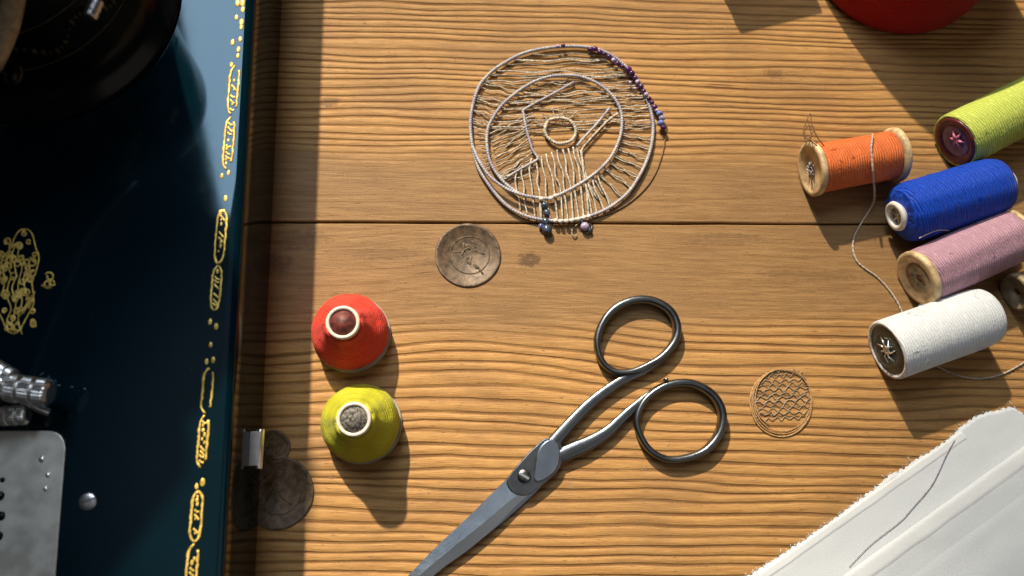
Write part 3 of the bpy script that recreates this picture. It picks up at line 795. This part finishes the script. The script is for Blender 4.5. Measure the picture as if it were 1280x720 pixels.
# handles: shank swept into the finger ring
def handle(shank, ring, zc, zr, widths):
    m = MB(); C = resample(smooth([Z6(*p) for p in shank], 8), 2)
    n = len(C)
    for i, p in enumerate(C): p.z = zc+(zr-zc)*(i/(n-1))
    R = []
    for i in range(n):
        f = i/(n-1)*(len(widths)-1); k = min(int(f), len(widths)-2); R.append(widths[k]+(widths[k+1]-widths[k])*(f-k))
    tube(m, C, R, 14, hz=.55, power=.75); h = build('handle', m, M['handle'], scis)
    m = MB(); C = resample(smooth([Z6(p[0], p[1], zr) for p in ring], 8, True), 2, True)
    N = len(C); rr = [4.7+.7*math.sin(2*math.pi*i/N+.5) for i in range(N)]
    tube(m, C, rr, 14, closed=True, hz=1.6, power=.75); build('finger_ring', m, M['handle'], h)
    return h
handle([(362, 408), (386, 380), (420, 342), (462, 300), (506, 266), (548, 240), (590, 222), (628, 198), (656, 168)],
       [(668, 148), (673, 112), (655, 75), (615, 52), (568, 50), (522, 70), (492, 106), (479, 150), (490, 196), (520, 222), (560, 224), (602, 208), (640, 184)], 8.5, 8.5, [8.5, 7.8, 7, 6.4, 6, 5.8, 4.8, 4, 3.6])
h2 = handle([(352, 446), (380, 432), (415, 416), (460, 396), (505, 368), (545, 330), (585, 296), (622, 268), (655, 254), (690, 250)],
       [(690, 250), (730, 260), (765, 286), (783, 326), (776, 372), (745, 412), (700, 432), (650, 436), (608, 414), (583, 375), (576, 335), (596, 292), (640, 260)], 7.4, 8.5, [7, 9.4, 9.6, 8, 6.8, 6, 5.3, 4.8, 4.4, 3.8])
m = MB(); c = Z6(641, 252, 0); lathe(m, [(8, 2.6), (17, 2.4), (18, 1.4)], 14, 'Z', c+Vector((0, 3, 0))); build('stop_nub', m, M['handle'], h2)

# ------------------------------------------------------------------ dreamcatcher
def Z4(x, y, z=0): return W(560+x/2.57, 30+y/2.57, z)
dc = thing('beaded_dreamcatcher', 'oval wire dreamcatcher wound with beaded cord, lying on the upper plank', 'dreamcatcher', Z4(365, 340, 0))
def cordline(name, pts, z, r, closed=True, mat='cord', per=3.4, parent=dc, amp=.3):
    C = resample(smooth([Z4(p[0], p[1], z if len(p) < 3 else p[2]) for p in pts], 8, closed), 0.8, closed)
    m = MB(); N = len(C); tube(m, C, [r*(1-amp*abs(math.cos(math.pi*i*.8/per))) for i in range(N)], 10, closed)
    return build(name, m, M[mat], parent)
OUT = [(72, 330), (78, 268), (100, 200), (142, 152), (190, 120), (240, 95), (300, 80), (360, 73), (420, 72), (475, 80), (525, 100), (562, 128), (595, 162), (620, 200), (638, 240), (653, 285), (659, 330), (653, 390), (636, 445), (608, 500), (578, 542), (540, 575), (495, 602), (450, 618), (395, 630), (340, 632), (285, 626), (238, 612), (195, 588), (158, 552), (125, 508), (98, 462), (80, 400)]
INN = [(125, 385), (127, 340), (145, 300), (172, 262), (205, 232), (245, 203), (290, 180), (340, 167), (395, 165), (440, 173), (485, 194), (520, 222), (545, 255), (558, 295), (557, 340), (547, 380), (525, 425), (490, 465), (445, 500), (400, 527), (360, 547), (320, 560), (275, 556), (230, 545), (188, 516), (155, 478), (133, 435)]
hoop = cordline('hoop', OUT, 5, 2.8)
cordline('inner_loop', INN, 6.5, 2.6)
cordline('side_loop', [(80, 395, 8), (100, 440, 11), (135, 490, 12), (180, 525, 12), (225, 545, 12), (270, 556, 13)], 8, 2.6, False)
cordline('wire_ring', [(312, 335), (322, 312), (345, 303), (375, 304), (400, 318), (411, 340), (405, 365), (385, 380), (352, 384), (326, 370), (313, 352)], 6, 2.7, mat='web')
cordline('bent_wire', [(405, 186), (360, 212), (300, 244), (245, 275), (243, 290), (250, 330), (262, 375), (272, 405), (288, 430), (280, 440), (235, 465), (190, 492)], 5, 2.1, False, mat='cord')
cordline('bent_wire', [(520, 268), (500, 295), (470, 330), (440, 362), (414, 392)], 6, 2.2, False, mat='cord')
cordline('bent_wire', [(546, 288), (520, 305), (480, 345), (450, 378), (432, 400), (430, 425), (437, 470)], 5, 1.8, False, mat='web')
cordline('hoop_shadow', [(690, 330), (697, 370), (688, 420), (668, 475), (640, 520), (600, 560), (560, 588), (515, 610), (470, 622)], 1.3, .9, False, mat='brown_strand', amp=.1)  # hoop's cast shadow modelled as a thin brown strand
# threads of the web
m = MB(); m2 = MB(); q = random.Random(21)
def strand(mb, a, b, z0=4, z1=4, r=.75, wav=1.5, sag=1.5):
    a, b = Z4(a[0], a[1], z0), Z4(b[0], b[1], z1); d = b-a; L = d.length
    nrm = Vector((-d.y, d.x, 0)).normalized(); ph = q.uniform(0, 6); fr = q.uniform(1.0, 2.6); k = max(6, int(L/4)); P = []
    for i in range(k+1):
        t = i/k; env = math.sin(math.pi*t)
        P.append(a+d*t+nrm*(wav*env*math.sin(ph+fr*6.28*t))-Vector((0, 0, sag*env)))
    tube(mb, P, r*1.1, 5)
def inter(poly, y, lo=True):
    xs = []
    for i in range(len(poly)):
        (x0, y0), (x1, y1) = poly[i], poly[(i+1) % len(poly)]
        if (y0-y)*(y1-y) < 0: xs.append(x0+(x1-x0)*(y-y0)/(y1-y0))
    return (min(xs), max(xs)) if len(xs) >= 2 else None
# horizontals of the upper part
for i, y in enumerate(range(88, 330, 11)):
    o = inter(OUT, y+.5); n_ = inter(INN, y+.5+6)
    if not o: continue
    T = m2 if i % 3 == 0 else m
    if n_ is None or y < 165: strand(T, (o[0]+2, y+q.uniform(6, 22)), (o[1]-2, y+q.uniform(2, 14)), r=q.uniform(.55, .9), wav=2.2)
    else:
        strand(T, (o[0], y+q.uniform(-12, 12)), (n_[0], y+q.uniform(0, 26)), r=q.uniform(.5, .8))
        strand(T, (n_[0], y+q.uniform(10, 30)), (n_[1], y+q.uniform(0, 20)), r=q.uniform(.5, .8), wav=2.4)
        strand(T, (n_[1], y+q.uniform(-4, 4)), (o[1], y+q.uniform(-10, 2)), r=q.uniform(.6, .9), wav=1)
# right side radials
for (a, b) in [((556, 330), (655, 322)), ((556, 350), (654, 365)), ((551, 372), (650, 395)), ((543, 395), (642, 430)), ((530, 418), (630, 458)), ((515, 440), (612, 488)), ((498, 458), (590, 520)), ((480, 474), (562, 552)), ((462, 488), (530, 578)), ((446, 500), (505, 594))]:
    strand(m2, a, b, r=.8, wav=1.2); strand(m, (a[0]+3, a[1]+7), (b[0]+2, b[1]+9), r=.6, wav=1.2)
# left slanting fans
for i in range(16):
    y = 300+i*13
    strand(m if i % 2 else m2, (130+i*3, y+40 if y < 420 else 470+i*2), (268+q.uniform(-8, 10), y-20+q.uniform(-8, 8)), r=q.uniform(.55, .85), wav=1.6)
    if i < 10: strand(m, (82+i*4, 330+i*15), (126+i*2, 345+i*12), r=.6, wav=.8)
# bottom flowing verticals
VS = [[(268, 432), (250, 470), (262, 520), (268, 560), (280, 622)], [(282, 440), (292, 478), (280, 510), (294, 545), (300, 622)], [(300, 425), (300, 462), (312, 500), (306, 560), (330, 626)],
      [(315, 418), (318, 450), (338, 492), (338, 530), (352, 628)], [(332, 412), (345, 450), (340, 490), (362, 525), (368, 628)], [(350, 405), (352, 440), (372, 480), (366, 520), (385, 628)],
      [(368, 402), (380, 438), (376, 478), (392, 520), (402, 628)], [(386, 400), (392, 430), (404, 470), (398, 520), (420, 622)], [(402, 396), (402, 425), (420, 462), (424, 515), (436, 620)],
      [(414, 392), (418, 432), (436, 470), (444, 520), (452, 616)], [(240, 455), (225, 480), (240, 520), (236, 560), (255, 612)], [(222, 470), (206, 500), (214, 535), (228, 565), (232, 600)],
      [(440, 470), (452, 520), (470, 560), (478, 608)], [(462, 488), (468, 530), (490, 565), (500, 598)], [(300, 560), (290, 590), (300, 624)], [(478, 480), (492, 520), (512, 552), (520, 586)], [(425, 405), (432, 440), (430, 490), (455, 560), (462, 612)]]
for i, P in enumerate(VS):
    a0, b0_ = P[0], P[-1]; P = [((a*.45+(a0[0]+(b0_[0]-a0[0])*k/(len(P)-1))*.55), b) for k, (a, b) in enumerate(P)]
    for w_ in (0,):
        C = resample(smooth([Z4(a+w_*5, b+w_*2, 4+(1.5 if 0 < k < len(P)-1 else 0)-w_) for k, (a, b) in enumerate(P)], 6), 2)
        tube(m2 if w_ else m, C, 0.8 if w_ else q.uniform(1.0, 1.35), 6)
# spokes round the small ring and cross threads inside
for k in range(8):
    a = k*math.pi/7+3.0; strand(m if k % 2 else m2, (361+50*math.cos(a), 343+42*math.sin(a)), (361+90*math.cos(a+.1), 343+78*math.sin(a+.1)), r=.6, wav=.6)
build('thread_web', m, M['web'], dc); build('thread_web', m2, M['webdark'], dc)
beads = [(370, 69, 3.0, 'purple'), (352, 71, 2.4, 'lilacbead'), (458, 82, 4.6, 'purple'), (472, 80, 4.2, 'purple'), (488, 90, 4.0, 'purple'), (503, 96, 3.2, 'purple'), (517, 104, 3.8, 'purple'), (532, 116, 3.4, 'lilacbead'), (545, 127, 3.6, 'purple'),
         (560, 136, 3.0, 'purple'), (578, 146, 5.4, 'purple'), (590, 158, 4.6, 'purple'), (601, 172, 3.6, 'purple'), (610, 186, 3.6, 'lilacbead'), (620, 200, 3.8, 'purple'), (629, 215, 3.2, 'purple'), (637, 226, 3.4, 'lilacbead'), (646, 240, 3.6, 'purple'),
         (655, 252, 3.4, 'purple'), (664, 266, 4.0, 'purple'), (670, 278, 2.8, 'lilacbead'), (680, 288, 4.6, 'bluebead'), (688, 302, 4.6, 'lilacbead'), (684, 318, 4.8, 'bluebead'), (692, 332, 4.2, 'purple'), (600, 208, 2.6, 'lilacbead'), (585, 188, 2.4, 'lilacbead')]
for (x, y, r, mt) in beads:
    m = MB(); sphere(m, Z4(x, y, 7+r*.4), r, 14, 10, (1, .85, .85)); build('bead', m, M[mt], dc)
for (x, y, r, mt) in [(310, 582, 5.0, 'steelbead'), (317, 605, 4.6, 'steelbead'), (313, 634, 5.4, 'steelbead'), (318, 660, 6.4, 'steelbead'), (300, 650, 4.0, 'bluebead'), (440, 650, 5.6, 'lilacbead'), (432, 634, 3.6, 'steelbead'), (455, 662, 3.4, 'steelbead')]:
    m = MB(); sphere(m, Z4(x, y, max(r+.3, 4)), r, 14, 10, (1, 1, .85)); build('charm', m, M[mt], dc)
m = MB()
for P in ([(432, 634), (410, 648), (398, 668), (404, 684), (414, 676)], [(455, 640), (462, 655), (452, 672), (440, 668)], [(318, 632), (330, 655), (322, 674), (308, 668)]):
    tube(m, resample(smooth([Z4(a, b, 2.5) for a, b in P], 6), 1.5), .8, 6)
build('hook', m, M['webdark'], dc)
m = MB()
for (x, y) in [(345, 632), (362, 634), (380, 633), (398, 631), (418, 627), (436, 622), (452, 618), (330, 560), (300, 562), (345, 552)]:
    sphere(m, Z4(x, y, 8.5), 3.1, 12, 8)
build('pearl_row', m, M['cardboard'], dc)

# ------------------------------------------------------------------ coins and discs
def coin(name, label, px, py, r, mat, seed, th=1.8, cat='coin'):
    c = W(px, py, 0); q = random.Random(seed); m = MB()
    lathe(m, [(0.2, r-1), (0.6, r), (th-.5, r), (th, r-.9), (th, r-3.6), (th-.7, r-4.4), (th-.7, .01)], 96, 'Z', fn=lambda a, h: 1+.004*math.sin(5*a+seed))
    o = build(name, m, mat, None, loc=None, local=True); o.location = c*S
    tag(o, label, cat, 'flat round discs lying on the planks')
    m = MB()
    tube(m, [Vector((r*.60*math.cos(k*.1309)+r*.05, r*.58*math.sin(k*.1309), th-.6)) for k in range(48)], .7, 6, closed=True)
    for k in range(9):
        a = q.uniform(0, 6.28); d = q.uniform(0, r*.45); x, y = d*math.cos(a), d*math.sin(a)
        P = [Vector((x+q.uniform(-7, 7)*j*.5, y+q.uniform(-7, 7)*j*.5, th-.5)) for j in range(4)]
        tube(m, smooth(P, 4), q.uniform(.7, 1.5), 6, hz=.6)
    build('relief', m, mat, o, local=True)
    return o
coin('coin', 'dark tarnished coin lying just below the gap between the planks', 585, 319, 41.5, M['bronze'], 3)
coin('coin', 'blackish coin in the shade beside the sewing machine', 347, 616, 42, M['bronze_dark'], 9)
coin('washer', 'small dark disc next to the silver latch of the sewing machine', 342, 559, 20, M['bronze_dark'], 12, 1.6, 'washer')

m = MB(); q = random.Random(77)
for k in range(46):
    px, py = q.uniform(360, 1060), q.uniform(10, 710); c = W(px, py, .5); a = q.uniform(0, 6.28); L = q.uniform(1.2, 5)
    d = Vector((math.cos(a), math.sin(a), 0)); e = Vector((-d.y, d.x, 0))*q.uniform(-1.2, 1.2)
    tube(m, smooth([c-d*L/2, c+e+Vector((0, 0, .4)), c+d*L/2], 4), q.uniform(.14, .3), 4)
lint = build('lint', m, M['strand'], None, loc=W(700, 360)); tag(lint, 'tiny pale lint fibres scattered over the planks', 'lint', kind='stuff')
# ------------------------------------------------------------------ coil of brown thread
def Z2(x, y, z=0): return W(880+x/2.4, 420+y/2.4, z)
cl = Z2(232, 195)
co_ = thing('thread_coil', 'flat coil of thin straw coloured thread on the lower plank', 'thread coil', cl)
m = MB(); q = random.Random(4)
for k in range(4):
    P = []
    for i in range(30):
        a = i*2*math.pi/30; rx = 93-k*3+q.uniform(-1.5, 1.5); ry = (104-k*5) if math.sin(a) > 0 else (96-k*2)
        P.append(Z2(232+rx*math.cos(a)+k*1.5, 198+ry*math.sin(a)-k*3, 1.0+k*.5+.5*math.sin(a*3+k)))
    if k in (1, 3): P = P[:24] if k == 1 else P[10:29]
    C = resample(smooth(P, 4, k not in (1, 3)), 1.6, k not in (1, 3)); tube(m, C, .75 if k else 1.15, 6, closed=k not in (1, 3))
build('loop', m, M['straw_strand'], co_)
m = MB()
for i in range(12):
    y = 112+i*12.5+q.uniform(-3, 3); wdt = 88*math.sqrt(max(.05, 1-((y-190)/98)**2)); P = []
    for k in range(24):
        t = k/23; P.append(Z2(232-wdt+2*wdt*t, y+5*math.sin(k*1.5+i*2)+q.uniform(-3, 3)-10*t, 1.3))
    tube(m, resample(smooth(P, 4), 1.5), q.uniform(.35, .6), 5)
build('cross_threads', m, M['webdark'], co_)

# ------------------------------------------------------------------ white fabric
EP = [(890, 752), (934, 720), (970, 697), (1005, 674), (1045, 646), (1084, 616), (1100, 604), (1113, 592), (1120, 590), (1150, 571), (1184, 549), (1200, 534), (1217, 522), (1228, 516), (1240, 514), (1252, 511), (1264, 509), (1273, 514), (1281, 520), (1300, 534), (1330, 560), (1370, 600)]
ec = resample(smooth([W(x, y) for x, y in EP], 8), 1.6)
fab = thing('fabric_piece', 'folded white fabric with a frayed edge in the lower right corner', 'fabric', W(1180, 660))
perp = (W(1180, 700)-W(1110, 592)).normalized()      # into the cloth
ND = 110
LA, LB = W(934, 720), W(1217, 522)
ldir = (LB-LA).normalized(); lper = Vector((-ldir.y, ldir.x, 0))
if lper.dot(perp) < 0: lper = -lper
def hpos(p):
    """height of the cloth: nearly flat, a soft step at the straight fold, slight wrinkles"""
    dd = (p-LA).dot(lper); ss = (p-LA).dot(ldir)
    h = 2.6+1.6/(1+math.exp(-(dd-58)/3.5))+1.2*math.exp(-((dd-150)/26)**2)
    h += 1.3*noise.noise(Vector((ss*.006, dd*.02, 1)))+.45*noise.noise(Vector((ss*.03, dd*.05, 7)))
    return h
vs = []; fs = []
for i, p in enumerate(ec):
    sx = i*1.6
    j = 1.8*noise.noise(Vector((i*.35, 0, 3)))+1.5*noise.noise(Vector((i*.09, 0, 9)))+(1.0 if i % 5 < 2 else 0)
    for k in range(ND+1):
        d = 330*(k/ND)**1.35
        b = p+perp*(d+j*max(0, 1-d/8))
        lift = hpos(b)*min(1, .35+d/6)
        vs.append((b.x, b.y, lift))
for i in range(len(ec)-1):
    for k in range(ND):
        a = i*(ND+1)+k; fs.append([a, a+1, a+ND+2, a+ND+1])
m = MB(); m.add(vs, fs); cb = build('cloth', m, M['cloth'], fab)
sd = cb.modifiers.new('sol', 'SOLIDIFY'); sd.thickness = .6*S; sd.offset = 0
def layer(name, dA, dB, zz, mat, s0, s1, wig=.6, seed=1):
    vs = []; fs = []; n = 50 if dB-dA > 60 else 10; ns_ = 200
    for i in range(ns_+1):
        ss = s0+(s1-s0)*i/ns_
        for k in range(n+1):
            d = dA+(dB-dA)*(k/n)+wig*noise.noise(Vector((ss*.03, seed, k*.2)))
            b = LA+ldir*ss+lper*d; edge = min(1, k/1.5, ((n-k)/1.5) if n == 10 else 1)
            vs.append((b.x, b.y, hpos(b)+.35+zz*edge))
    for i in range(ns_):
        for k in range(n):
            a = i*(n+1)+k; fs.append([a, a+1, a+n+2, a+n+1])
    m = MB(); m.add(vs, fs); return build(name, m, mat, fab)
layer('hem_band', 60, 80, 1.0, M['cloth_thick'], -160, 398, .7, 1)
layer('turned_layer', 104, 330, 0.8, M['cloth'], -260, 372, .8, 4)
layer('edge_hem', 4, 15, 0.7, M['cloth_thick'], -60, 326, .6, 8)
m = MB(); q = random.Random(8)
for i in range(0, len(ec), 2):
    p = ec[i]+perp*q.uniform(-.5, 2); z = 1.6; L = q.uniform(1, 4)*(2.2 if q.random() < .08 else 1); d = (-perp+Vector((q.uniform(-.8, .8), q.uniform(-.8, .8), 0))).normalized()
    P = [p+Vector((0, 0, z)), p+d*L*.5+Vector((q.uniform(-.6, .6), q.uniform(-.6, .6), z+q.uniform(-.3, .8))), p+d*L+Vector((0, 0, z-.6))]
    tube(m, P, q.uniform(.22, .4), 4)
build('frayed_edge', m, M['cloth'], fab)
# mauve thread lying on the fabric
def cloth_z(v): return hpos(v)+1.0
P = [(746, 312), (732, 335), (715, 368), (700, 402), (683, 436), (660, 468), (634, 498), (608, 528), (585, 552), (540, 588), (490, 628), (430, 690)]
C = resample(smooth([Z2(*p) for p in P], 6), 1.5)
for v in C: v.z = cloth_z(Vector((v.x, v.y, 0)))+1.2
m = MB(); tube(m, C, [.6*(1-.4*i/len(C)) for i in range(len(C))], 6)
o = build('loose_thread', m, M['grey_strand'], None, loc=C[0]); tag(o, 'short mauve grey thread lying on the white fabric', 'thread')

# ------------------------------------------------------------------ light
LD = Vector((-SV.x, -SV.y, 1.0)).normalized()       # towards the window sun
def lamp(name, typ, loc, target, energy, color, **kw):
    l = bpy.data.lights.new(name, typ); l.energy = energy; l.color = color
    for k, v in kw.items(): setattr(l, k, v)
    o = bpy.data.objects.new(name, l); COL.objects.link(o); o.location = loc
    o.rotation_euler = (Vector(target)-Vector(loc)).to_track_quat('-Z', 'Y').to_euler(); return o
SP = W(760, 470)*S+LD*4.0
lamp('window_sunbeam', 'SPOT', SP, W(530, 690)*S, 1460, (1.0, 0.84, 0.62), spot_size=math.radians(7.3), spot_blend=1.0, shadow_soft_size=0.048)
lamp('window_sunbeam', 'SPOT', SP, W(1120, -20)*S, 960, (1.0, 0.84, 0.62), spot_size=math.radians(7.0), spot_blend=1.0, shadow_soft_size=0.048)
lamp('window_sunbeam', 'SPOT', SP, W(820, 420)*S, 70, (1.0, 0.84, 0.62), spot_size=math.radians(20), spot_blend=0.6, shadow_soft_size=0.048)
wc = Vector((-0.22, 0.67, 1.0))*1.2
lamp('window_skylight', 'AREA', wc, (-0.12, 0.1, 0), 7.5, (0.80, 0.90, 1.0), shape='RECTANGLE', size=0.36, size_y=0.62)
lamp('room_bounce', 'AREA', (0.9, -0.55, 1.15), (0, 0.05, 0), 1.6, (1.0, 0.88, 0.76), shape='RECTANGLE', size=1.3, size_y=1.0)
w = bpy.data.worlds.new('World'); scene.world = w; w.use_nodes = True
nt = w.node_tree; bg = nt.nodes['Background']
tc = nt.nodes.new('ShaderNodeTexCoord'); sx = nt.nodes.new('ShaderNodeSeparateXYZ'); nt.links.new(tc.outputs['Generated'], sx.inputs[0])
mr = nt.nodes.new('ShaderNodeMapRange'); mr.interpolation_type = 'SMOOTHSTEP'; nt.links.new(sx.outputs[2], mr.inputs['Value'])
for k, v in zip(('From Min', 'From Max', 'To Min', 'To Max'), (0.92, 0.985, 0.028, 0.34)): mr.inputs[k].default_value = v
nt.links.new(mr.outputs[0], bg.inputs[1]); bg.inputs[0].default_value = (0.80, 0.78, 0.76, 1)      # overhead glow added to brighten the scissor blades, dim room around

# ------------------------------------------------------------------ camera
cam = bpy.data.cameras.new('Camera'); co = bpy.data.objects.new('Camera', cam); COL.objects.link(co)
R = Matrix((WX, WY, WZ)).to_4x4()
co.matrix_world = Matrix.Translation((0, 0, HC*S)) @ R
cam.sensor_width = 36; cam.lens = F*36/1280; cam.dof.use_dof = True; cam.dof.focus_distance = HC*S*1.01; cam.dof.aperture_fstop = 8; cam.clip_start = 0.01; cam.clip_end = 50
scene.camera = co
scene.render.engine = 'CYCLES'
scene.view_settings.view_transform = 'Standard'; scene.view_settings.look = 'None'; scene.view_settings.exposure = 0; scene.view_settings.gamma = 1
scene.render.resolution_x = 1024; scene.render.resolution_y = 576
